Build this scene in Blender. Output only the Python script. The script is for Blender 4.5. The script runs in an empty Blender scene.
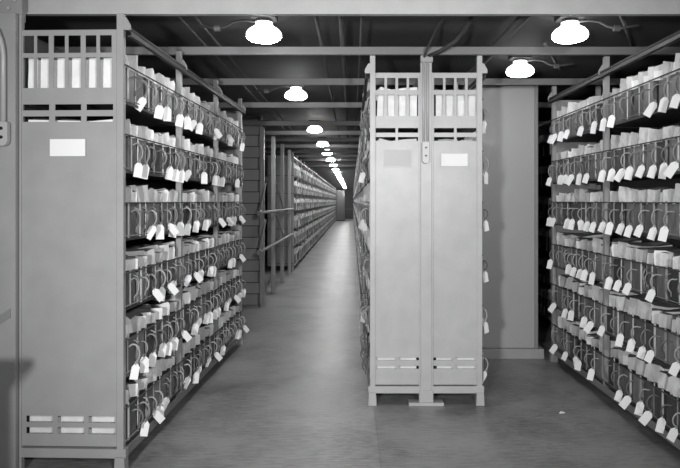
import bpy, math, random
from mathutils import Vector, Matrix
R = random.Random(11)
PI = math.pi
S = bpy.context.scene
COL = S.collection
H = 1.333                       # eye height above the floor
F = 635.0                       # focal length in pixels

# ---------------------------------------------------------------- camera
cd = bpy.data.cameras.new('camera'); cam = bpy.data.objects.new('camera', cd); COL.objects.link(cam)
cam.location = (0, 0, H); cam.rotation_euler = (PI/2, 0, 0)
cd.sensor_width = 36; cd.lens = 36*F/680
cd.shift_x = -12/680; cd.shift_y = -33/680
cd.clip_start = .05; cd.clip_end = 200
S.camera = cam
# ---------------------------------------------------------------- world, lights, exposure
w = bpy.data.worlds.new('world'); S.world = w; w.use_nodes = True
w.node_tree.nodes['Background'].inputs[0].default_value = (.5, .5, .5, 1)
w.node_tree.nodes['Background'].inputs[1].default_value = .05
S.view_settings.view_transform = 'Standard'; S.view_settings.look = 'None'
S.view_settings.gamma = 1; S.view_settings.use_curve_mapping = False
S.view_settings.exposure = 0.0
LAMP_BOWL = 75.0                # radiance of the glowing bowls
LAMP_TOP = 4.0
def area(name, loc, target, size, power):
    ld = bpy.data.lights.new(name, 'AREA'); ld.shape = 'DISK'; ld.size = size; ld.energy = power
    o = bpy.data.objects.new(name, ld); COL.objects.link(o); o.location = loc
    d = Vector(target)-Vector(loc); o.rotation_euler = d.to_track_quat('-Z', 'Y').to_euler()
    return o
def spot(name, loc, target, radius, power, ang, blend=1.0):
    ld = bpy.data.lights.new(name, 'SPOT'); ld.shadow_soft_size = radius; ld.energy = power
    ld.spot_size = math.radians(ang); ld.spot_blend = blend
    o = bpy.data.objects.new(name, ld); COL.objects.link(o); o.location = loc
    d = Vector(target)-Vector(loc); o.rotation_euler = d.to_track_quat('-Z', 'Y').to_euler()
    return o
spot('photographer_key_flood', (-.85, -.90, 1.35), (.10, 4.15, 1.35), .10, 580, 74)
spot('photographer_fill_flood', (.85, -.9, 1.95), (-.20, 4.0, 1.40), .12, 400, 74)

# ---------------------------------------------------------------- materials
def mat(name, col, rough=.6, metal=0.0, noise=0.0, nscale=8.0, stretch=(1,1,1), bump=0.0, bscale=60.0, rand=0.0, spec=.5):
    m = bpy.data.materials.new(name); m.use_nodes = True; nt = m.node_tree; N = nt.nodes; L = nt.links
    b = N['Principled BSDF']; b.inputs['Roughness'].default_value = rough; b.inputs['Metallic'].default_value = metal
    b.inputs['Specular IOR Level'].default_value = spec
    c = (col, col, col*1.005, 1) if not isinstance(col, tuple) else (*col, 1)
    b.inputs['Base Color'].default_value = c
    tc = N.new('ShaderNodeTexCoord'); mp = N.new('ShaderNodeMapping'); mp.inputs['Scale'].default_value = stretch
    L.new(tc.outputs['Object'], mp.inputs['Vector'])
    val = None
    if noise or rand:
        mul = N.new('ShaderNodeMath'); mul.operation = 'MULTIPLY'; mul.inputs[0].default_value = 1; mul.inputs[1].default_value = 1
        if noise:
            n = N.new('ShaderNodeTexNoise'); n.inputs['Scale'].default_value = nscale; n.inputs['Detail'].default_value = 6
            L.new(mp.outputs[0], n.inputs['Vector'])
            r = N.new('ShaderNodeMapRange'); r.inputs[1].default_value = .25; r.inputs[2].default_value = .75
            r.inputs[3].default_value = 1-noise; r.inputs[4].default_value = 1+noise
            L.new(n.outputs[0], r.inputs[0]); L.new(r.outputs[0], mul.inputs[0])
        if rand:
            oi = N.new('ShaderNodeObjectInfo'); r = N.new('ShaderNodeMapRange')
            r.inputs[3].default_value = 1-rand; r.inputs[4].default_value = 1+rand*.6
            L.new(oi.outputs['Random'], r.inputs[0]); L.new(r.outputs[0], mul.inputs[1])
        mx = N.new('ShaderNodeVectorMath'); mx.operation = 'SCALE'; mx.inputs[0].default_value = c[:3]
        L.new(mul.outputs[0], mx.inputs['Scale']); L.new(mx.outputs[0], b.inputs['Base Color'])
    if bump:
        n = N.new('ShaderNodeTexNoise'); n.inputs['Scale'].default_value = bscale; n.inputs['Detail'].default_value = 4
        L.new(mp.outputs[0], n.inputs['Vector'])
        bp = N.new('ShaderNodeBump'); bp.inputs['Strength'].default_value = bump; bp.inputs['Distance'].default_value = .01
        L.new(n.outputs[0], bp.inputs['Height']); L.new(bp.outputs[0], b.inputs['Normal'])
    return m
M = {}
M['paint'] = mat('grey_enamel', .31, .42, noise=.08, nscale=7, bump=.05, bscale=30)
M['paint_dark'] = mat('grey_enamel_dark', .22, .5, noise=.06, nscale=4)
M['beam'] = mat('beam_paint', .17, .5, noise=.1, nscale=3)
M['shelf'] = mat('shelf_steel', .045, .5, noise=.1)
M['steel'] = mat('dark_steel', .16, .4, metal=.4)
M['bar'] = mat('bar_steel', .05, .65)
M['paper'] = mat('wallet_paper', .56, .8, noise=.25, nscale=9, stretch=(1, 2.5, 1), bump=.5, bscale=22, rand=.28)
M['cover'] = mat('cover_board', .15, .5, noise=.4, nscale=14, stretch=(1, 3, .8), rand=.75)
M['pages'] = mat('page_edges', .80, .8, noise=.12, nscale=12, stretch=(1, 1, 1), bump=.3, bscale=40, rand=.12)
M['top_shade'] = mat('wallet_top_shade', .17, .9, noise=.3)  # dark tone for bundle tops: shade of the shelf above, put in colour
M['strap'] = mat('cotton_strap', .66, .8, noise=.15, rand=.5)
M['cord'] = mat('bent_cord', .27, .35, rand=.6)
M['tag'] = mat('white_tag', .86, .7)
M['string'] = mat('string', .6, .8)
M['card'] = mat('label_card', .80, .6)
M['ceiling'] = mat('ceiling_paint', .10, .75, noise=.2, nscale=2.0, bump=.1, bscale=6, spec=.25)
M['pipe'] = mat('pipe', .06, .6)
M['gap_shade'] = mat('bundle_gap_shade', .035, .5)  # near-black for paper behind the covers: shade of the gaps painted in
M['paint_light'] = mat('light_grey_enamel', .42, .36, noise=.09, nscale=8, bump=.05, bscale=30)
M['pipe_light'] = mat('pipe_light', .17, .5)
M['wallm'] = mat('wall_paint', .14, .7, noise=.1)
M['black'] = mat('black_bakelite', .01, .35)
M['conduit'] = mat('conduit_paint', .42, .35)
M['cabinet'] = mat('cabinet_enamel', .34, .5, noise=.04, nscale=3)
M['card_glare'] = mat('glare_card', .5, .6)  # label card with overexposure put into its colour, close to the enamel
M['far_low'] = mat('far_covers', .14, .8, noise=.4, nscale=9)
M['far'] = mat('far_files', .72, .8, noise=.55, nscale=7, stretch=(1, 1.3, 2.2))
def floor_mat():
    m = bpy.data.materials.new('floor_mat'); m.use_nodes = True; nt = m.node_tree; N = nt.nodes; L = nt.links; b = N['Principled BSDF']
    tc = N.new('ShaderNodeTexCoord')
    def noise(sc, st, det=8, ro=.6):
        mp = N.new('ShaderNodeMapping'); mp.inputs['Scale'].default_value = st; L.new(tc.outputs['Object'], mp.inputs['Vector'])
        n = N.new('ShaderNodeTexNoise'); n.inputs['Scale'].default_value = sc; n.inputs['Detail'].default_value = det
        n.inputs['Roughness'].default_value = ro; L.new(mp.outputs[0], n.inputs['Vector']); return n.outputs[0]
    a = noise(1.6, (1, 1, 1)); g = noise(9, (1, 7, 1)); h = noise(14, (1.2, 9, 1), 6, .7)
    def ma(op, x, y):
        q = N.new('ShaderNodeMath'); q.operation = op
        for i, v in enumerate((x, y)):
            if isinstance(v, (int, float)): q.inputs[i].default_value = v
            else: L.new(v, q.inputs[i])
        return q.outputs[0]
    s = ma('ADD', ma('MULTIPLY', a, .5), ma('ADD', ma('MULTIPLY', g, .30), ma('MULTIPLY', h, .35)))
    r = N.new('ShaderNodeValToRGB'); L.new(s, r.inputs[0])
    r.color_ramp.elements[0].position = .46; r.color_ramp.elements[0].color = (.125, .125, .125, 1)
    r.color_ramp.elements[1].position = .63; r.color_ramp.elements[1].color = (.34, .34, .34, 1)
    sx = N.new('ShaderNodeSeparateXYZ'); L.new(tc.outputs['Object'], sx.inputs[0])
    wob = ma('ADD', sx.outputs[0], ma('MULTIPLY', a, .012))
    sheet = ma('SUBTRACT', 1.0, ma('MULTIPLY', ma('GREATER_THAN', wob, .15), .10))
    seam = ma('SUBTRACT', 1.0, ma('MULTIPLY', ma('LESS_THAN', ma('ABSOLUTE', ma('SUBTRACT', wob, .15), 0), .004), .22))
    sc = N.new('ShaderNodeVectorMath'); sc.operation = 'SCALE'; L.new(r.outputs[0], sc.inputs[0]); L.new(ma('MULTIPLY', sheet, seam), sc.inputs['Scale'])
    L.new(sc.outputs[0], b.inputs['Base Color'])
    rr = N.new('ShaderNodeMapRange'); rr.inputs[1].default_value = .35; rr.inputs[2].default_value = .7
    rr.inputs[3].default_value = .29; rr.inputs[4].default_value = .47
    L.new(s, rr.inputs[0]); L.new(rr.outputs[0], b.inputs['Roughness'])
    bp = N.new('ShaderNodeBump'); bp.inputs['Strength'].default_value = .45; bp.inputs['Distance'].default_value = .006
    L.new(s, bp.inputs['Height']); L.new(bp.outputs[0], b.inputs['Normal'])
    return m
M['floor'] = floor_mat()
def siding_mat():
    m = bpy.data.materials.new('siding_mat'); m.use_nodes = True; nt = m.node_tree; N = nt.nodes; L = nt.links; b = N['Principled BSDF']
    tc = N.new('ShaderNodeTexCoord'); mp = N.new('ShaderNodeMapping'); mp.inputs['Rotation'].default_value = (PI/2, 0, 0)
    L.new(tc.outputs['Object'], mp.inputs['Vector'])
    br = N.new('ShaderNodeTexBrick'); br.inputs['Scale'].default_value = 1; br.inputs['Brick Width'].default_value = .6
    br.inputs['Row Height'].default_value = .145; br.inputs['Mortar Size'].default_value = .006
    br.inputs['Color1'].default_value = (.28, .28, .28, 1); br.inputs['Color2'].default_value = (.34, .34, .34, 1)
    br.inputs['Mortar'].default_value = (.05, .05, .05, 1)
    L.new(mp.outputs[0], br.inputs['Vector']); L.new(br.outputs[0], b.inputs['Base Color'])
    b.inputs['Roughness'].default_value = .7
    return m
M['siding'] = siding_mat()
def glow(name, s):
    m = bpy.data.materials.new(name); m.use_nodes = True; b = m.node_tree.nodes['Principled BSDF']
    b.inputs['Base Color'].default_value = (.8, .8, .8, 1); b.inputs['Roughness'].default_value = .2
    b.inputs['Emission Color'].default_value = (1, 1, 1, 1); b.inputs['Emission Strength'].default_value = s
    return m
M['bowl'] = glow('opal_bowl_glow', LAMP_BOWL); M['bowl_dim'] = glow('opal_bowl_glow_dim', LAMP_BOWL*.4); M['bowl_bright'] = glow('opal_bowl_glow_bright', LAMP_BOWL*1.8); M['shade'] = glow('opal_shade_glow', LAMP_TOP)

# ---------------------------------------------------------------- mesh helpers
class MB:
    def __init__(s): s.v = []; s.f = []
    def add(s, vs, fs):
        n = len(s.v); s.v += [tuple(p) for p in vs]; s.f += [tuple(i+n for i in f) for f in fs]; return s
    def box(s, x0, x1, y0, y1, z0, z1, mtx=None):
        if x0 > x1: x0, x1 = x1, x0
        vs = [Vector((x, y, z)) for z in (z0, z1) for y in (y0, y1) for x in (x0, x1)]
        if mtx: vs = [mtx @ p for p in vs]
        return s.add(vs, [(0,2,3,1), (4,5,7,6), (0,1,5,4), (2,6,7,3), (0,4,6,2), (1,3,7,5)])
    def prism(s, prof, axis, a, b):        # convex or simple outline extruded along an axis
        n = len(prof); vs = []
        for t in (a, b):
            for (p, q) in prof:
                vs.append({'x': (t, p, q), 'y': (p, t, q), 'z': (p, q, t)}[axis])
        fs = [tuple(range(n)), tuple(range(2*n-1, n-1, -1))]
        fs += [(i, (i+1) % n+0, (i+1) % n+n, i+n) for i in range(n)]
        return s.add(vs, fs)
    def tube(s, pts, r, n=8, caps=True):
        pts = [Vector(p) for p in pts]; rings = []; up = None
        for i, p in enumerate(pts):
            d = (pts[min(i+1, len(pts)-1)]-pts[max(i-1, 0)]).normalized()
            if up is None: up = Vector((0, 0, 1)) if abs(d.z) < .9 else Vector((1, 0, 0))
            a = d.cross(up).normalized(); b = a.cross(d).normalized(); up = b
            rings.append([p+r*(math.cos(2*PI*k/n)*a+math.sin(2*PI*k/n)*b) for k in range(n)])
        vs = [q for g in rings for q in g]; fs = []
        for i in range(len(rings)-1):
            for k in range(n):
                fs.append((i*n+k, i*n+(k+1) % n, (i+1)*n+(k+1) % n, (i+1)*n+k))
        if caps: fs += [tuple(range(n-1, -1, -1)), tuple(range((len(rings)-1)*n, len(rings)*n))]
        return s.add(vs, fs)
    def lathe(s, prof, c=(0, 0, 0), n=28):
        vs = []; fs = []
        for (r, z) in prof:
            for k in range(n): vs.append((c[0]+r*math.cos(2*PI*k/n), c[1]+r*math.sin(2*PI*k/n), c[2]+z))
        for i in range(len(prof)-1):
            for k in range(n): fs.append((i*n+k, i*n+(k+1) % n, (i+1)*n+(k+1) % n, (i+1)*n+k))
        fs += [tuple(range(n)), tuple(range((len(prof)-1)*n, len(prof)*n))]
        return s.add(vs, fs)
    def pierced(s, x0, x1, z0, z1, y0, y1, holes):   # plate in the xz plane with rectangular holes
        xs = sorted({x0, x1, *[v for h in holes for v in h[:2]]}); zs = sorted({z0, z1, *[v for h in holes for v in h[2:]]})
        def solid(i, j):
            if i < 0 or j < 0 or i >= len(xs)-1 or j >= len(zs)-1: return False
            cx = (xs[i]+xs[i+1])/2; cz = (zs[j]+zs[j+1])/2
            return not any(h[0] < cx < h[1] and h[2] < cz < h[3] for h in holes)
        idx = {}; vs = []; fs = []
        def v(i, j, k):
            if (i, j, k) not in idx: idx[(i, j, k)] = len(vs); vs.append((xs[i], (y0, y1)[k], zs[j]))
            return idx[(i, j, k)]
        for i in range(len(xs)-1):
            for j in range(len(zs)-1):
                if not solid(i, j): continue
                fs.append((v(i,j,0), v(i+1,j,0), v(i+1,j+1,0), v(i,j+1,0)))
                fs.append((v(i,j,1), v(i,j+1,1), v(i+1,j+1,1), v(i+1,j,1)))
                if not solid(i-1, j): fs.append((v(i,j,0), v(i,j+1,0), v(i,j+1,1), v(i,j,1)))
                if not solid(i+1, j): fs.append((v(i+1,j,0), v(i+1,j,1), v(i+1,j+1,1), v(i+1,j+1,0)))
                if not solid(i, j-1): fs.append((v(i,j,0), v(i,j,1), v(i+1,j,1), v(i+1,j,0)))
                if not solid(i, j+1): fs.append((v(i,j+1,0), v(i+1,j+1,0), v(i+1,j+1,1), v(i,j+1,1)))
        return s.add(vs, fs)
    def mesh(s, name, m, smooth=False, bevel=0):
        me = bpy.data.meshes.new(name); me.from_pydata(s.v, [], s.f); me.update()
        import bmesh
        bm = bmesh.new(); bm.from_mesh(me); bmesh.ops.recalc_face_normals(bm, faces=bm.faces)
        if bevel: bmesh.ops.bevel(bm, geom=list(bm.edges), offset=bevel, segments=1, affect='EDGES', clamp_overlap=True)
        bm.to_mesh(me); bm.free()
        me.materials.append(M[m])
        if smooth:
            for p in me.polygons: p.use_smooth = True
        return me
    def build(s, name, m, parent=None, smooth=False, bevel=0, label=None):
        o = bpy.data.objects.new(name, s.mesh(name, m, smooth, bevel)); COL.objects.link(o)
        if parent: o.parent = parent
        if label: o['label'] = label
        return o
def empty(name, loc=(0, 0, 0), rz=0, label=None, cat=None, group=None):
    o = bpy.data.objects.new(name, None); COL.objects.link(o); o.location = loc; o.rotation_euler = (0, 0, rz)
    o.empty_display_size = .05
    return tag(o, label, cat, group)
def tag(o, label=None, cat=None, group=None, kind=None):
    if label: o['label'] = label
    if cat: o['category'] = cat
    if group: o['group'] = group
    if kind: o['kind'] = kind
    return o
def struct(name, mb, m, label=None):
    o = mb.build(name, m); o['kind'] = 'structure'
    if label: o['label'] = label
    return o
def kids(o): return list(o.children)
def copy_tree(o, parent=None):
    c = o.copy(); COL.objects.link(c)
    if parent is not None: c.parent = parent
    for ch in kids(o): copy_tree(ch, c)
    return c
ORD = ['first','second','third','fourth','fifth','sixth','seventh','eighth','ninth','tenth','eleventh','twelfth','thirteenth',
       'fourteenth','fifteenth','sixteenth','seventeenth','eighteenth','nineteenth','twentieth','twenty-first','twenty-second','twenty-third','twenty-fourth']

# ---------------------------------------------------------------- room shell
XL, XR, YN, YF = -3.4, 3.2, -2.2, 48.0
ZC = H+1.09
struct('floor', MB().box(XL, XR, YN, YF, -.1, 0), 'floor')
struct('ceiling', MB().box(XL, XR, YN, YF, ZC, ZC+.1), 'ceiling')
struct('wall_left', MB().box(XL-.1, XL, YN, YF, 0, ZC), 'wallm')
struct('wall_right', MB().box(XR, XR+.1, YN, YF, 0, ZC), 'wallm')
struct('wall_far', MB().box(XL, XR, YF, YF+.1, 0, ZC), 'wallm')
struct('wall_behind', MB().box(XL, XR, YN-.1, YN, 0, ZC), 'wallm')
struct('wall_partition', MB().box(XL+.005, -1.16, 8.12, 8.22, .0, ZC), 'siding', 'dark wall with horizontal courses beyond the left rack')
# ceiling beams
bys = [3.26, 4.15, 5.22, 6.48, 8.0, 9.1, 10.1, 11.3]
while bys[-1] < 46: bys.append(bys[-1]+1.25)
bys = [.9, -.4] + bys
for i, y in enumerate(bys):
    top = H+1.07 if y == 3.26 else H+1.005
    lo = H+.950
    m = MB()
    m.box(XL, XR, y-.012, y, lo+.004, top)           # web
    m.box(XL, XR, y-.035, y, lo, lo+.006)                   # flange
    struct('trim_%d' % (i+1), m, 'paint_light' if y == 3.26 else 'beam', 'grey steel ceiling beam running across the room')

# ---------------------------------------------------------------- file bundles
def file_proto(s, W, D, hgt, seed, tagged, cut):
    """front faces s*X at x=0, width along +Y from 0, stands on z=0"""
    r = random.Random(seed)
    root = empty('file_bundle')
    n = 5; lean = r.uniform(-.016, .016); v = []; f = []
    us = [0, .22, .48, .74, 1.0]
    fx = [r.uniform(-.022, -.004) for _ in us]; fx[r.choice([1, 2, 3])] = .006; fx[0] = -r.uniform(.012, .03); fx[4] = -r.uniform(.012, .03)
    zs = [0, .09, .175, .23, 1.0]
    g = {}
    for j, zz in enumerate(zs):
        for i, u in enumerate(us):
            top = j == len(zs)-1
            z = zz if not top else hgt+r.uniform(-.014, .010)
            x = s*(fx[i]*(1+.6*(z > .2)) - (.004 if top else 0) + r.uniform(-.003, .003))
            y = .007+u*(W-.014)+lean*max(0, z-.1)/.16
            g[(i, j, 0)] = len(v); v.append((x, y, z))
            g[(i, j, 1)] = len(v); v.append((-s*D+r.uniform(-.004, .004), y, z+(r.uniform(-.004, .004) if top else 0)))
    # mid rows of the top, ragged
    T = {}
    for i, u in enumerate(us):
        for k, q in enumerate((.3, .65)):
            a = v[g[(i, 4, 0)]]; b = v[g[(i, 4, 1)]]
            T[(i, k)] = len(v); v.append((a[0]+(b[0]-a[0])*q, a[1], hgt+r.uniform(-.024, .010)))
    J = len(zs)-1
    for i in range(4):
        for j in range(J):
            f.append((g[(i,j,0)], g[(i+1,j,0)], g[(i+1,j+1,0)], g[(i,j+1,0)]))
            f.append((g[(i,j,1)], g[(i,j+1,1)], g[(i+1,j+1,1)], g[(i+1,j,1)]))
        seq = lambda q: [g[(q,J,0)], T[(q,0)], T[(q,1)], g[(q,J,1)]]
        A, B = seq(i), seq(i+1)
        for k in range(3): f.append((A[k], B[k], B[k+1], A[k+1]))
        f.append((g[(i,0,0)], g[(i,0,1)], g[(i+1,0,1)], g[(i+1,0,0)]))
    for q in (0, 4):
        f.append(tuple(g[(q,j,0)] for j in range(J+1)) + (T[(q,0)], T[(q,1)]) + tuple(g[(q,j,1)] for j in range(J, -1, -1)))
    edge = r.random() < .6
    m = MB(); m.add(v, f); po = m.build('papers', 'paper', root); po.data.materials.append(M['pages']); po.data.materials.append(M['gap_shade']); po.data.materials.append(M['top_shade'])
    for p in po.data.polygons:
        if p.normal.z > .5 and p.center.z > .2: p.material_index = 3  # upward faces carry the painted shelf shade
        elif abs(p.normal.x) < .6: p.material_index = 1
        elif p.center.x*s > -.1 and p.center.z > .175 and (p.center.y < W*.24 if edge else p.center.y > W*.75): p.material_index = 1
        elif p.center.x*s > -.1 and p.center.z < .175: p.material_index = 2  # lower front painted dark so the gaps between covers look shaded
    # cover board on the lower front, with small returns round the sides
    m = MB(); m.box(s*.010, s*.013, .011, W-.011, .002, .168)
    m.box(s*-.006, s*.010, .011, .013, .002, .16); m.box(s*-.006, s*.010, W-.013, W-.011, .002, .16)
    m.build('cover', 'cover', root)
    # strap
    sy = .006 if r.random() < .6 else W*.35
    sw = r.uniform(.010, .021); m = MB(); m.box(s*.0135, s*.0155, sy, sy+sw, .0, .185)
    m.build('strap', 'strap', root)
    # bent cord loop standing off the cover
    y0 = W*r.uniform(.30, .62); rr = r.uniform(.75, 1.25); hh = r.uniform(.8, 1.1); kk = r.uniform(-.02, .035)
    pts = []
    for t in range(11):
        a = PI*.62 - t/10*PI*1.02
        pts.append((s*(.034+.030*rr*math.cos(a)), y0+(t/10)*kk, .094+.042*hh*math.sin(a)))
    pts.insert(0, (s*.012, y0-.004, .128))
    end = pts[-1]; pts.append((end[0]-s*.003, end[1], end[2]-.025))
    m = MB(); m.tube(pts, .0048 if s > 0 else .0040, 7); m.build('cord_loop', 'cord', root, smooth=True)
    # a second narrower cord end
    if r.random() < .55:
        m = MB(); yy = W*.78
        m.tube([(s*.012, yy, .15), (s*.03, yy+.003, .142), (s*.042, yy+.004, .115), (s*.036, yy, .06), (s*.028, yy-.004, .022)], .0042, 6)
        m.build('cord_end', 'cord', root, smooth=True)
    if tagged:
        e = Vector(pts[-1]); yaw = {1: -1, -1: -1}[1]*r.uniform(40, 72)
        # tag plane: local u across, w down; normal turned from the rack front towards the near end of the aisle
        if s > 0: nrm = Vector((math.cos(math.radians(yaw)), math.sin(math.radians(yaw)), 0))
        else: nrm = Vector((-math.cos(math.radians(yaw)), math.sin(math.radians(yaw)), 0))
        uu = Vector((0, 0, 1)).cross(nrm).normalized(); tilt = math.radians((r.uniform(-24, 24) if r.random() < .7 else r.uniform(-42, 42)) if s > 0 else r.uniform(-38, 10))
        dn = (Vector((0, 0, -1))*math.cos(tilt)+uu*math.sin(tilt)); ac = uu*math.cos(tilt)+Vector((0, 0, 1))*math.sin(tilt)
        tw, th = r.uniform(.038, .047), r.uniform(.070, .086); org = e+Vector((s*.006, 0, .016))
        prof = [(-tw/2+.012, 0), (tw/2-.012, 0), (tw/2, .016), (tw/2, th), (-tw/2, th), (-tw/2, .016)]
        vs = []
        for q in (0, .0016):
            for (a, b) in prof:
                bend = nrm*(.006*math.sin(b/th*2.2)+.002*a/tw)
                vs.append(org+ac*a+dn*b+nrm*q+bend)
        k = len(prof)
        m = MB(); m.add(vs, [tuple(range(k)), tuple(range(2*k-1, k-1, -1))]+[(i, (i+1) % k, (i+1) % k+k, i+k) for i in range(k)])
        t = m.build('tag', 'tag', root, label='white paper tag')
        m = MB(); h = org+dn*.010+nrm*.004
        m.tube([h, h-dn*.02+Vector((s*.004, 0, 0)), e+Vector((s*.004, 0, .03)), e+Vector((-s*.004, .004, .02)), h], .0012, 5)
        m.build('string', 'string', t, label='thin white string')
    return root
def proto_set(s, D, base, hf=1.0):
    P = []
    for k, W in enumerate((.118, .132, .124, .140, .112, .128, .120)):
        for tg in (0, 1):
            P.append((file_proto(s, W, D, (.234+.011*((k*5) % 4))*hf, base+k*10+tg, tg, 0), W, tg))
    return P
used = set()
def put(proto, parent_mtx, loc, label, group):
    root = proto[0]
    if root.name in used:
        root = copy_tree(root)
    else: used.add(root.name)
    root.matrix_world = parent_mtx @ Matrix.Translation(loc)
    tag(root, label, 'file bundle', group)
    return root
SH = [.49, .15, -.185, -.53, -.86, -1.19]

def fill(P, mtx, bays, ptag, s, rackname, group, start=0, step_dir=1, maxn=99, rs=5, xoff=-.012):
    """bays: list of (y0,y1) in rack space; counts files along +Y (step_dir 1) or -Y"""
    r = random.Random(rs); occ = []
    for row, e in enumerate(SH):
        n = 0
        order = bays if step_dir > 0 else list(reversed(bays))
        for (a, b) in order:
            k = max(1, int(round((b-a)/.1285)))
            k = min(k, maxn-n)
            if k <= 0: break
            seq = []
            while True:
                seq = [r.randrange(7) for _ in range(k)]
                tot = sum(P[q*2][1] for q in seq)
                full = int(round((b-a)/.1285))
                if k < full or (b-a)-.03 < tot <= (b-a): break
            gap = ((b-a)-tot)/max(1, k) if k == int(round((b-a)/.1285)) else .001
            y = a if step_dir > 0 else b
            for q in seq:
                tg = 1 if r.random() < ptag else 0
                p = P[q*2+tg]
                yy = y if step_dir > 0 else y-p[1]
                frm = 'near' if step_dir > 0 else 'far'
                lab = '%s file bundle, %s from the %s end, %s shelf down, %s' % ('white-tagged' if tg else 'untagged', ORD[n], frm, ORD[row], rackname)
                put(p, mtx, Vector((s*xoff - s*r.uniform(0, .022 if P is PR else .010), yy+gap/2, e+H+.001)), lab, group)
                y += step_dir*(p[1]+gap); n += 1
    return
# ---------------------------------------------------------------- racks
def rack(label, loc, rz, s, L, D, posts, holes=None, card=None, zt=.838, near_panel=True, posttop=.949, nt=.949, group=None, name='shelving_rack', far_panel=True, inner=True, cardm='card', pt='paint'):
    """face at local x=0 facing s*X; runs along +Y from the near end; z given as height above the eye line"""
    root = empty(name, loc, rz, label, 'shelving rack', group)
    pw = .034
    zb = -1.245
    if near_panel:
        m = MB(); hs = [(min(-s*a, -s*b), max(-s*a, -s*b), c+H, d+H) for (a, b, c, d) in (holes or [])]
        xa, xb = sorted((-s*.012, -s*(D-.004)))
        m.pierced(xa, xb, zb+.045+H, zt+H, .0, .004, hs)
        m.build('end_panel', pt, root)
        m = MB(); m.box(s*.012, -s*D, -.010, .028, zb-.01+H, zb+.036+H); m.build('base_rail', pt, root, bevel=.002)
        if card:
            m = MB(); a, b, c, d = card
            m.box(-s*a, -s*b, -.003, -.0005, c+H, d+H); cc = m.build('label_card', cardm, root, label='white label card' if cardm == 'card' else 'pale label card with glare painted in')
            m = MB()
            for (p, q, t, u) in ((a-.004, b+.004, d, d+.004), (a-.004, b+.004, c-.004, c), (a-.004, a, c, d), (b, b+.004, c, d)):
                m.box(-s*p, -s*q, -.0045, -.0005, t+H, u+H)
            m.build('card_holder', pt, root)
    for i, y in enumerate(posts):
        for k, x in enumerate((0, D-pw)):
            if k == 1 and 0 < i < len(posts)-1: continue
            m = MB()
            if i == 0 and k == 0: m.box(0, -s*pw, -.008, .022, .0, nt+H)
            elif i == 0: m.box(-s*(D-.011), -s*D, -.008, .022, .0, (nt if D > .4 else zt)+H)
            else: m.box(-s*x, -s*(x+pw), y-.016, y+.016, .0 if i == len(posts)-1 else zb+H, posttop+H)
            m.build('post', pt, root, bevel=.0015)
        # foot
        if i in (0, len(posts)-1):
            m = MB(); m.prism([(s*.012, .001), (-s*(pw+.008), .001), (-s*(pw+.004), .085), (s*.008, .085)], 'y', y-.02, y+.03)
            m.build('foot', pt, root)
        # bracket outside the face at the top
        m = MB(); m.prism([(s*.0, zt+.062+H), (s*.012, zt+.058+H), (s*.034, zt+.02+H), (s*.034, zt-.004+H), (0, zt-.004+H)], 'y', y-.004 if i else -.006, y+.004 if i else .002)
        m.build('gusset', pt, root)
    m = MB(); m.box(s*.010, s*.030, .02, L-.01, zt-.03+H, zt-.026+H); m.box(s*.026, s*.030, .02, L-.01, zt-.03+H, zt-.006+H)
    m.build('top_rail', 'pipe', root)
    m = MB(); m.tube([(s*.020, .01, zt+.006+H), (s*.020, L, zt+.006+H)], .010, 8); m.build('top_pipe', 'bar', root, smooth=True)
    m = MB(); m.box(-s*.002, s*.008, .022, L, zb-.008+H, zb+.035+H); m.build('bottom_rail', 'paint_dark', root)
    if inner:
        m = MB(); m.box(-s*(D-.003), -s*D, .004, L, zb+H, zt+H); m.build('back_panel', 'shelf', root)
    for j in range(len(posts)-1):
        a, b = posts[j]+.016, posts[j+1]-.016
        if j == 0: a = .023
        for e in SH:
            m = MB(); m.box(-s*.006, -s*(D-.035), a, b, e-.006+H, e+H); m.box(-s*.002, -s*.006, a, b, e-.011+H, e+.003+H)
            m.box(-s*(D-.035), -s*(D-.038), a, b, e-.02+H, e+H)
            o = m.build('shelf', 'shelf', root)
    for e in SH:
        m = MB(); m.tube([(s*.006, .0, e+.176+H), (s*.006, L, e+.176+H)], .0038, 6); m.build('retaining_bar', 'bar', root, smooth=True)
        m = MB(); m.tube([(s*.002, .0, e+.012+H), (s*.002, L, e+.012+H)], .0028, 6); m.build('shelf_rod', 'pipe_light', root, smooth=True)
    if far_panel:
        m = MB(); m.box(-s*pw, -s*(D-pw), L-.004, L, zb+H, zt+H); m.build('far_panel', pt, root)
    return root
pxl = lambda a, b, c, d: ((124-b)/204.8, (124-a)/204.8, (201-d)/204.8, (201-c)/204.8)
HL = []
for a, b in ((20, 32.5), (35.5, 47.5), (52.5, 64), (67.5, 80), (85, 96), (99.5, 111.5)):
    HL.append(pxl(a, b, 35, 52.5)); HL.append(pxl(a, b, 57, 87.5))
for a, b in ((21, 48), (54, 80.5), (86, 113)):
    HL.append(pxl(a, b, 104, 110)); HL.append(pxl(a, b, 116, 121.5))
for a, b in ((24.6, 51.4), (56.6, 83.4), (88, 115)):
    HL.append(pxl(a, b, 416.6, 423)); HL.append(pxl(a, b, 428, 434.5))
HL = [(max(a, .037), min(b, .502), c, d) for a, b, c, d in HL]
def hm(f):
    out = []
    for a, b in ((375.6, 384.4), (387, 395.4), (398, 406.6), (409, 418)):
        out.append(f(a, b, 78, 90)); out.append(f(a, b, 94.7, 116))
    for a, b in ((375.6, 395.4), (398, 418)):
        out.append(f(a, b, 128, 132.7)); out.append(f(a, b, 137, 141))
    for a, b in ((376, 396.4), (399, 419)):
        out.append(f(a, b, 357.5, 360.3)); out.append(f(a, b, 365.8, 368.8))
    return out
pm = lambda a, b, c, d: ((a-370)/153, (b-370)/153, (201-d)/153, (201-c)/153)
HM = hm(pm)
LL = 2.82
LROT = math.radians(-1.84)
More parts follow.
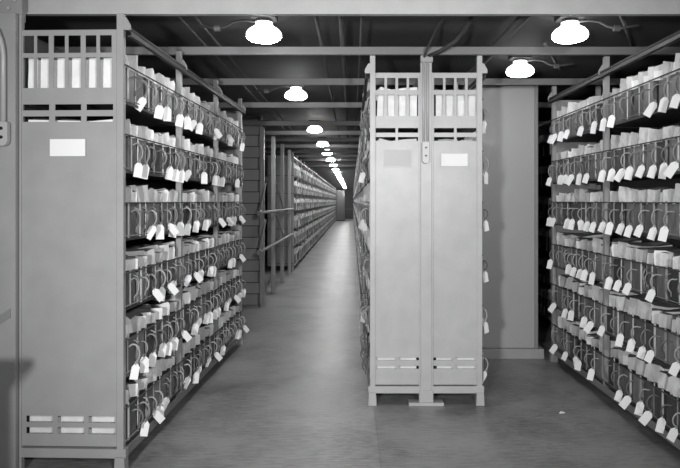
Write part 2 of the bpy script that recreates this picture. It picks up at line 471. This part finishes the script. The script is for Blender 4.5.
left = rack('tall grey shelving rack with slotted end panel and hanging tags, left of the aisle', (-1.113, 3.10, 0), LROT, 1, LL, .517,
     [0, .94, 1.89, LL-.018], HL, ((124-85)/204.8, (124-49)/204.8, (201-156)/204.8, (201-139)/204.8), nt=.915)
MY = 4.15; MXL = .118; MXR = .850; MD = .330
ML = 2.85
midl = rack('left half of the grey double rack between the two aisles, label card with painted glare', (MXL, MY, 0), 0, -1, ML, MD, [0, .95, 1.9, ML-.018], HM,
     ((384-370)/153, (411-370)/153, (201-166.5)/153, (201-150)/153), cardm='card_glare', pt='paint_light')
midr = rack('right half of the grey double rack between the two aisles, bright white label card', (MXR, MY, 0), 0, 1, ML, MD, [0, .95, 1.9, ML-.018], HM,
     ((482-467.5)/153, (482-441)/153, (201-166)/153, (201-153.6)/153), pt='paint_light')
right = rack('grey shelving rack packed with tagged file bundles along the right side', (1.657, 3.06, 0), 0, -1, 2.22, .40, [0, 1.12, 2.22-.018], [], None)
# file bundles
PL = proto_set(1, .486, 100); PR = proto_set(-1, .300, 300); PM = proto_set(1, .294, 500); PN = proto_set(-1, .294, 700)
mt = lambda loc, rz: Matrix.Translation(loc) @ Matrix.Rotation(rz, 4, 'Z')
fill(PL, mt((-1.113, 3.10, 0), LROT), [(.046, .921), (.959, 1.871), (1.909, LL-.04)], .62, 1, 'left rack', 'file bundles in the left rack', rs=21)
fill(PR, mt((1.657, 3.06, 0), 0), [(.026, 1.10), (1.14, 2.18)], .62, -1, 'right rack', 'file bundles in the right rack', step_dir=-1, rs=8)
fill(PN, mt((MXL, MY, 0), 0), [(.046, .931)], .08, -1, 'left half of double rack', 'file bundles in the left half of the double rack', rs=4)
PM2 = [(p[0], p[1], 1) for p in PM]
fill(PM2, mt((MXR, MY, 0), 0), [(.046, .931)], 1.0, 1, 'right half of double rack', 'file bundles in the right half of the double rack', maxn=4, rs=3, xoff=.004)
for P in (PL, PR, PM, PN):          # prototypes that were not needed
    for p in P:
        if p[0].name not in used:
            for c in kids(p[0]):
                for g in kids(c): bpy.data.objects.remove(g)
                bpy.data.objects.remove(c)
            bpy.data.objects.remove(p[0])

# ---------------------------------------------------------------- distant racks of the long aisle
def far_rack(label, loc, s, L, D, group):
    root = empty('shelving_rack', loc, 0, label, 'shelving rack', group)
    n = max(2, int(round(L/.95))+1)
    for i in range(n):
        y = .016+(L-.032)*i/(n-1)
        m = MB(); m.box(0, -s*.034, y-.016, y+.016, 0, .93+H); m.build('post', 'paint', root)
    for e in SH:
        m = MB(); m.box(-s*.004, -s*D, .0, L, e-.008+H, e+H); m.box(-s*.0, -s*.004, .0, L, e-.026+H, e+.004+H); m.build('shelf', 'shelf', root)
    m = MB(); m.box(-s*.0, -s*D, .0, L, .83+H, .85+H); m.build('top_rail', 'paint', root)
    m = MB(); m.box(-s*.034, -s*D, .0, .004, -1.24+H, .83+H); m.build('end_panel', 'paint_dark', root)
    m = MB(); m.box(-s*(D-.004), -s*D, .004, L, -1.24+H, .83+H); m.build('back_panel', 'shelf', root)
    m = MB(); m.box(-s*.0, s*.008, .0, L, -1.25+H, -1.21+H); m.build('bottom_rail', 'paint', root)
    return root
stuff = MB(); low = set(); rf = random.Random(77)
def fill_far(x0, y0, s, L, D, skip=0):
    for e in SH:
        y = y0+.04+skip
        while y < y0+L-.14:
            wd = rf.uniform(.10, .14)
            if rf.random() < .95:
                xo = rf.uniform(-.01, .012)
                stuff.box(x0+s*xo, x0-s*(D-.03), y, y+wd-.008, e+H+.001, e+H+rf.uniform(.19, .25))
                nf = len(stuff.f); stuff.box(x0+s*(xo+.001), x0+s*(xo+.004), y+.004, y+wd-.016, e+H+.001, e+H+.15); low.update(range(nf, nf+6))
                if rf.random() < .5:
                    q = rf.uniform(.02, .07); stuff.box(x0+s*.05, x0+s*.052, y+q, y+q+.04, e+H+.0, e+H+.08)
            y += wd
# rest of the double rack
for (xx, ss, sk) in ((MXL, -1, .95), (MXR, 1, .60)):
    fill_far(xx, MY, ss, ML, MD, skip=sk)
y = MY+ML+.12; i = 0
while y < 42:
    far_rack('grey rack of file bundles on the right of the long aisle, beyond the double rack', (MXL, y, 0), -1, 2.85, .36, 'racks along the right of the long aisle')
    fill_far(MXL, y, -1, 2.85, .36); y += 2.97
y = 12.1
while y < 42:
    far_rack('grey rack of file bundles on the far left of the long aisle', (-1.11, y, 0), 1, 2.85, .5, 'racks along the far left of the long aisle')
    fill_far(-1.11, y, 1, 2.85, .5); y += 2.95
far_rack('dim shelving rack glimpsed in the gap right of the plain panel', (2.08, 6.6, 0), -1, 2.4, .4, None)
fill_far(2.08, 6.6, -1, 2.4, .4)
o = stuff.build('distant_file_bundles', 'far'); o.data.materials.append(M['far_low'])
for p in o.data.polygons:
    if p.index in low: p.material_index = 1
tag(o, 'masses of pale file bundles on the distant racks of the long aisle', 'file bundles', None, 'stuff')

# ---------------------------------------------------------------- centre posts, conduits, switches
# double rack
c = empty('centre_post', (.484, MY, 0), 0, 'grey steel post between the two halves of the double rack', 'post')
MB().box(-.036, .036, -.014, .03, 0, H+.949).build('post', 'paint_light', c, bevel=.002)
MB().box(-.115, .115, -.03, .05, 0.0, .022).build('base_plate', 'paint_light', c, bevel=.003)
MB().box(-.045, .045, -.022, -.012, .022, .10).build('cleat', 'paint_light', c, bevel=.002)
def switch(x, y, z0, z1, label, sc=1.0, name='light_switch'):
    t = empty(name, (x, y, z0), 0, label, 'light switch')
    h = z1-z0; wd = .024*sc
    prof = [(wd*math.cos(a)*1.0, wd*(1+math.sin(a))) for a in [PI+PI*k/8 for k in range(9)]]
    prof = prof+[(wd, h-.006), (wd-.006, h), (-wd+.006, h), (-wd, h-.006)]
    MB().prism(prof, 'y', -.030, -.0005).build('box', 'conduit', t, bevel=.002)
    for k, q in enumerate((.36, .72)):
        m = MB(); m.tube([(0, -.031, h*q), (0, -.036, h*q)], .007*sc, 12); m.build('rocker', 'black', t, label='black switch button')
        m = MB(); m.box(-.002, .008, -.042, -.030, h*q-.003, h*q+.003); m.build('toggle', 'black', t, label='small black toggle')
    return t
switch(.478, MY-.0145, H+(201-164)/153, H+(201-142)/153, 'oblong two-button switch box on the centre post')
for k, (dx, z1) in enumerate(((-.012, .985), (.014, .985))):
    m = MB(); m.tube([(.478+dx, MY-.026, H+.36), (.478+dx, MY-.026, H+.94)], .0085, 8)
    tag(m.build('conduit', 'conduit', smooth=True), ['left of the two thin conduits rising from the centre post switch', 'right of the two thin conduits rising from the centre post switch'][k], 'conduit')
m = MB(); m.tube([(.50, MY-.02, H+.945), (.56, MY-.12, H+.952), (.64, MY-.26, H+.985), (.70, MY-.36, H+1.06), (.705, MY-.4, ZC)], .012, 8)
tag(m.build('cable', 'pipe', smooth=True), 'thick cable curving right and up from the top of the centre post', 'cable')
m = MB(); m.tube([(.47, MY-.03, H+.935), (.475, MY-.06, H+.96), (.51, MY-.30, H+1.04), (.53, MY-.5, H+1.07), (.54, MY-.55, ZC)], .008, 8)
tag(m.build('cable', 'pipe', smooth=True), 'thin cable rising steeply from the top of the centre post', 'cable')
m = MB(); m.box(.445, .525, MY-.035, MY-.012, H+.90, H+.935)
tag(m.build('clamp', 'paint', bevel=.003), 'small clamp plate at the top of the centre post', 'clamp')
# left column
c = empty('centre_post', (-1.75, 3.08, 0), 0, 'wide grey column left of the left rack with a conduit on it', 'post')
MB().box(-.115, .117, .0, .05, 0, H+.915).build('post', 'paint', c, bevel=.002)
MB().box(-.13, .095, -.005, .001, H-.70, H-.655, Matrix.Translation((0, 0, 0)) @ Matrix(((1,0,0,0),(0,1,0,0),(.62,0,1,0.075),(0,0,0,1)))).build('strap', 'paint_dark', c)
MB().box(-.115, .102, .09, .13, H+.90, H+1.06).build('bolt_plate', 'paint', c, bevel=.002)
for bx, bz in ((-.0, 1.0), (.04, .96), (.07, 1.0)):
    MB().tube([(bx, .09, H+bz), (bx, .078, H+bz)], .009, 8).build('bolt', 'conduit', c)
switch(-1.678, 3.068, H+(201-147)/204.8, H+(201-123)/204.8, 'switch box at the lower end of the conduit on the left column', 1.15)
m = MB(); pts = [(-1.678, 3.055, H+.37)]
pts += [(-1.678, 3.055, H+.70)]+[(-1.678-.13*(1-math.cos(a)), 3.055-.02*a, H+.70+.20*math.sin(a)) for a in [PI/2*k/8 for k in range(1, 9)]]
m.tube(pts, .012, 10)
tag(m.build('conduit', 'conduit', smooth=True), 'pale conduit curving up the left column above its switch box', 'conduit')

# ---------------------------------------------------------------- plain tall panel at the end of the right aisle
c = empty('storage_cabinet', (1.26, 5.38, 0), 0, 'plain tall grey steel panel closing the right aisle behind the double rack', 'cabinet')
MB().box(-.31, .297, 0, .42, .085, H+.98).build('body', 'cabinet', c, bevel=.006)
MB().box(.285, .315, -.012, .02, .085, H+.98).build('shaded_edge', 'paint_dark', c, bevel=.004)  # shadow side of the body put in as a darker strip
MB().box(-.31, .36, -.03, .40, .0, .085).build('plinth', 'paint', c, bevel=.004)

# ---------------------------------------------------------------- open frame with guard rails (end of the long aisle's left side)
c = empty('guard_frame', (-1.11, 8.04, 0), 0, 'row of bare steel uprights with two long guard rails on the left', 'frame')
for y in (0, 1.13, 2.3, 3.5):
    MB().box(-.055, .0, y-.02, y+.02, 0, H+.93).build('upright', 'paint', c, bevel=.002)
    MB().box(-.055, .0, y+.03, y+.05, 0, H+.93).build('upright', 'paint_dark', c, bevel=.002)
for z in (-.14, -.60):
    MB().tube([(-.03+.055, -.55, H+z), (-.03+.055, 3.55, H+z)], .017, 8).build('rail', 'paint', c, smooth=True)
    MB().tube([(.025, -.56, H+z), (.025, -.62, H+z-.005)], .032, 10).build('knob', 'paint_dark', c)
    MB().tube([(.02, -.56, H+z), (.02, -.02, H+z+.36)], .011, 6).build('brace', 'paint_dark', c)
    MB().tube([(-.40, .9, H+z+.2), (-.03, .02, H+z+.30)], .010, 6).build('brace', 'paint_dark', c)
    MB().tube([(.01, 1.2, H+z+.40), (.01, 2.2, H+z)], .010, 6).build('brace', 'paint_dark', c)

# ---------------------------------------------------------------- ceiling pipes
def pipe(x, e, r, y0, y1, label, m='pipe', cat='pipe', name='ceiling_pipe'):
    o = MB().tube([(x, y0, H+e), (x, y1, H+e)], r, 8); tag(o.build(name, m, smooth=True), label, cat)
pipe(-.96, 1.022, .0065, 3.28, 30, 'left of the paired thin pipes under the ceiling above the left aisle edge', 'pipe')
pipe(-.87, 1.022, .0065, 3.28, 30, 'right of the paired thin pipes under the ceiling above the left aisle edge', 'pipe')
pipe(-.20, 1.024, .011, 3.28, 40, 'thin ceiling pipe between the aisle lamps and the thick middle pipe', 'pipe')
pipe(-.062, 1.03, .015, 3.28, 40, 'thickest ceiling pipe over the right side of the long aisle', 'pipe')
pipe(.055, 1.022, .008, 3.28, 30, 'thin ceiling pipe just right of the thickest pipe', 'pipe')
pipe(.97, 1.038, .028, 3.28, 12, 'broad dark pipe under the ceiling above the right aisle', 'pipe')
for (pts, lab) in ((((1.50, 3.55, H+1.05), (1.90, 4.30, H+1.05)), 'slanting ceiling brace beside the front right lamp'),
                   (((1.26, 4.10-.9+.95, H+1.03), (1.62, 4.95, H+1.03)), 'slanting ceiling brace beside the rear right lamp')):
    tag(MB().tube(pts, .012, 8).build('ceiling_brace', 'pipe_light', smooth=True), lab, 'brace')

# ---------------------------------------------------------------- lamps
def lamp_proto():
    root = empty('ceiling_lamp')
    # origin at the rim centre line
    low = [(.0005, -.030), (.04, -.0290), (.07, -.025), (.087, -.018), (.097, -.009), (.102, 0.0)]
    MB().lathe(low).build('bowl', 'bowl', root, smooth=True, label='glowing white opal bowl')
    up = [(.102, .0005), (.1035, .010), (.099, .025), (.085, .041), (.067, .052), (.054, .061), (.049, .070), (.050, .081)]
    MB().lathe(up).build('shade', 'shade', root, smooth=True, label='white opal upper shade')
    MB().lathe([(.046, .081), (.046, .094), (.040, .098)]).build('collar', 'steel', root, smooth=False)
    MB().box(-.075, .075, -.06, .06, .0985, .1295).build('base_box', 'pipe', root, bevel=.004)
    MB().tube([(0, 0, .13), (0, 0, 1.088-.96+.0)], .01, 6) # stem concealed by the box
    return root
variants = {}
LP = lamp_proto(); first = [True]
def lamp(x, y, e, label, group=None, arm=0):
    if first[0]: o = LP; first[0] = False
    else: o = copy_tree(LP)
    o.location = (x, y, H+e); tag(o, label, 'ceiling lamp', group)
    bowl = [c for c in kids(o) if c.name.startswith('bowl')][0]
    if x > 0 or y > 8:
        if x > 0: key = 'bowl_dim'
        else: key = 'bowl_bright'
        if key not in variants:
            variants[key] = bowl.data.copy(); variants[key].materials[0] = M[key]
        bowl.data = variants[key]
    if arm:
        m = MB(); m.tube([(.05*arm, 0, .088), (.12*arm, 0, .092), (.20*arm, .03, .082), (.26*arm, .10, .060), (.33*arm, .14, .050), (.46*arm, .16, .075)], .008, 8)
        m.build('cable', 'conduit', o, smooth=True); 
        m = MB(); m.box(.26*arm-.02, .26*arm+.03, .08, .13, .035, .075); m.build('junction', 'pipe_light', o, bevel=.004)
    return o
E = .958
la = lamp(-.513, 3.70, E, 'frontmost glowing lamp above the left aisle, in front of the second beam')
lb = lamp(-.513, 5.82, E, 'second glowing lamp above the left aisle, between the third and fourth beams')
lc = lamp(-.505, 8.60, E, 'third glowing lamp down the long aisle, a small bright dome')
ld = lamp(-.50, 10.8, E, 'fourth glowing lamp down the long aisle')
y = 12.8; k = 0
while y < 47:
    lamp(-.50, y, E, 'tiny distant glowing lamp in the bright row at the far end of the aisle', 'distant lamps of the long aisle'); y += 2.1
re = lamp(1.27, 3.70, E, 'larger and higher glowing lamp at the top right above the right aisle')
rb = lamp(1.252, 4.73, E, 'smaller glowing lamp above the plain panel in the right aisle')
for (o, a) in ((la, -1), (lb, -1), (re, 1), (rb, 1)):
    m = MB(); m.tube([(.05*a, 0, .088), (.11*a, 0, .094), (.17*a, .0, .086), (.215*a, .0, .060), (.27*a, .0, .046), (.40*a, .0, .066)], .0075, 8)
    m.build('cable', 'pipe_light' if o in (re, rb) else 'pipe', o, smooth=True)
    m = MB(); m.tube([(.255*a, 0, .048), (.29*a, 0, .048)], .018, 8); m.build('junction', 'pipe_light', o)
0 and lamp(-.513, 1.6, E, 'glowing lamp above the left aisle nearest the viewer', 'lamps over the viewer')
0 and lamp(1.27, 1.6, E, 'glowing lamp above the right aisle nearest the viewer', 'lamps over the viewer')

# ---------------------------------------------------------------- far end of the long aisle
c = empty('steel_locker', (-.78, 42.6, 0), 0, 'narrow grey locker at the far end of the long aisle', 'locker')
MB().box(-.28, .28, 0, .5, .06, 2.05).build('body', 'paint', c, bevel=.01)
MB().box(-.25, .25, -.015, 0, .12, 2.0).build('door', 'paint_dark', c, bevel=.004)
MB().box(-.28, .28, .02, .48, 0, .06).build('plinth', 'shelf', c)
c = empty('work_table', (-.18, 43.6, 0), 0, 'dark table at the far end of the long aisle beside the locker', 'table')
MB().box(-.35, .35, 0, .6, .74, .78).build('tabletop', 'steel', c)
for sx in (-.31, .31):
    for sy in (.04, .56): MB().box(sx-.02, sx+.02, sy-.02, sy+.02, 0, .74).build('leg', 'steel', c)
# scrap of paper on the floor of the right aisle
v = [(0, 0, .003), (.035, .004, .006), (.04, .02, .004), (.018, .028, .009), (.002, .018, .004)]
m = MB(); m.add([*v, *[(a, b, z-.002) for a, b, z in v]], [(0,1,2,3,4), (9,8,7,6,5)]+[(i, (i+1) % 5, (i+1) % 5+5, i+5) for i in range(5)])
o = m.build('paper_scrap', 'tag'); o.location = (1.30, F*H/(414-201), 0); tag(o, 'tiny white scrap of paper lying on the floor beside the right rack', 'paper scrap')

# unseen table shape added left of the view to cast a shadow on the left column
c = empty('shadow_table', (-1.70, 2.2, 0), 0, 'unseen table shape added left of the view as shadow caster', 'table')
MB().box(-.25, .275, -.15, .15, .675, .710).build('tabletop', 'shelf', c, bevel=.003)
MB().prism([(-.2, .0), (.205, .0), (.205, .60), (.265, .674), (-.2, .674)], 'y', -.10, .10).build('pedestal', 'shelf', c)
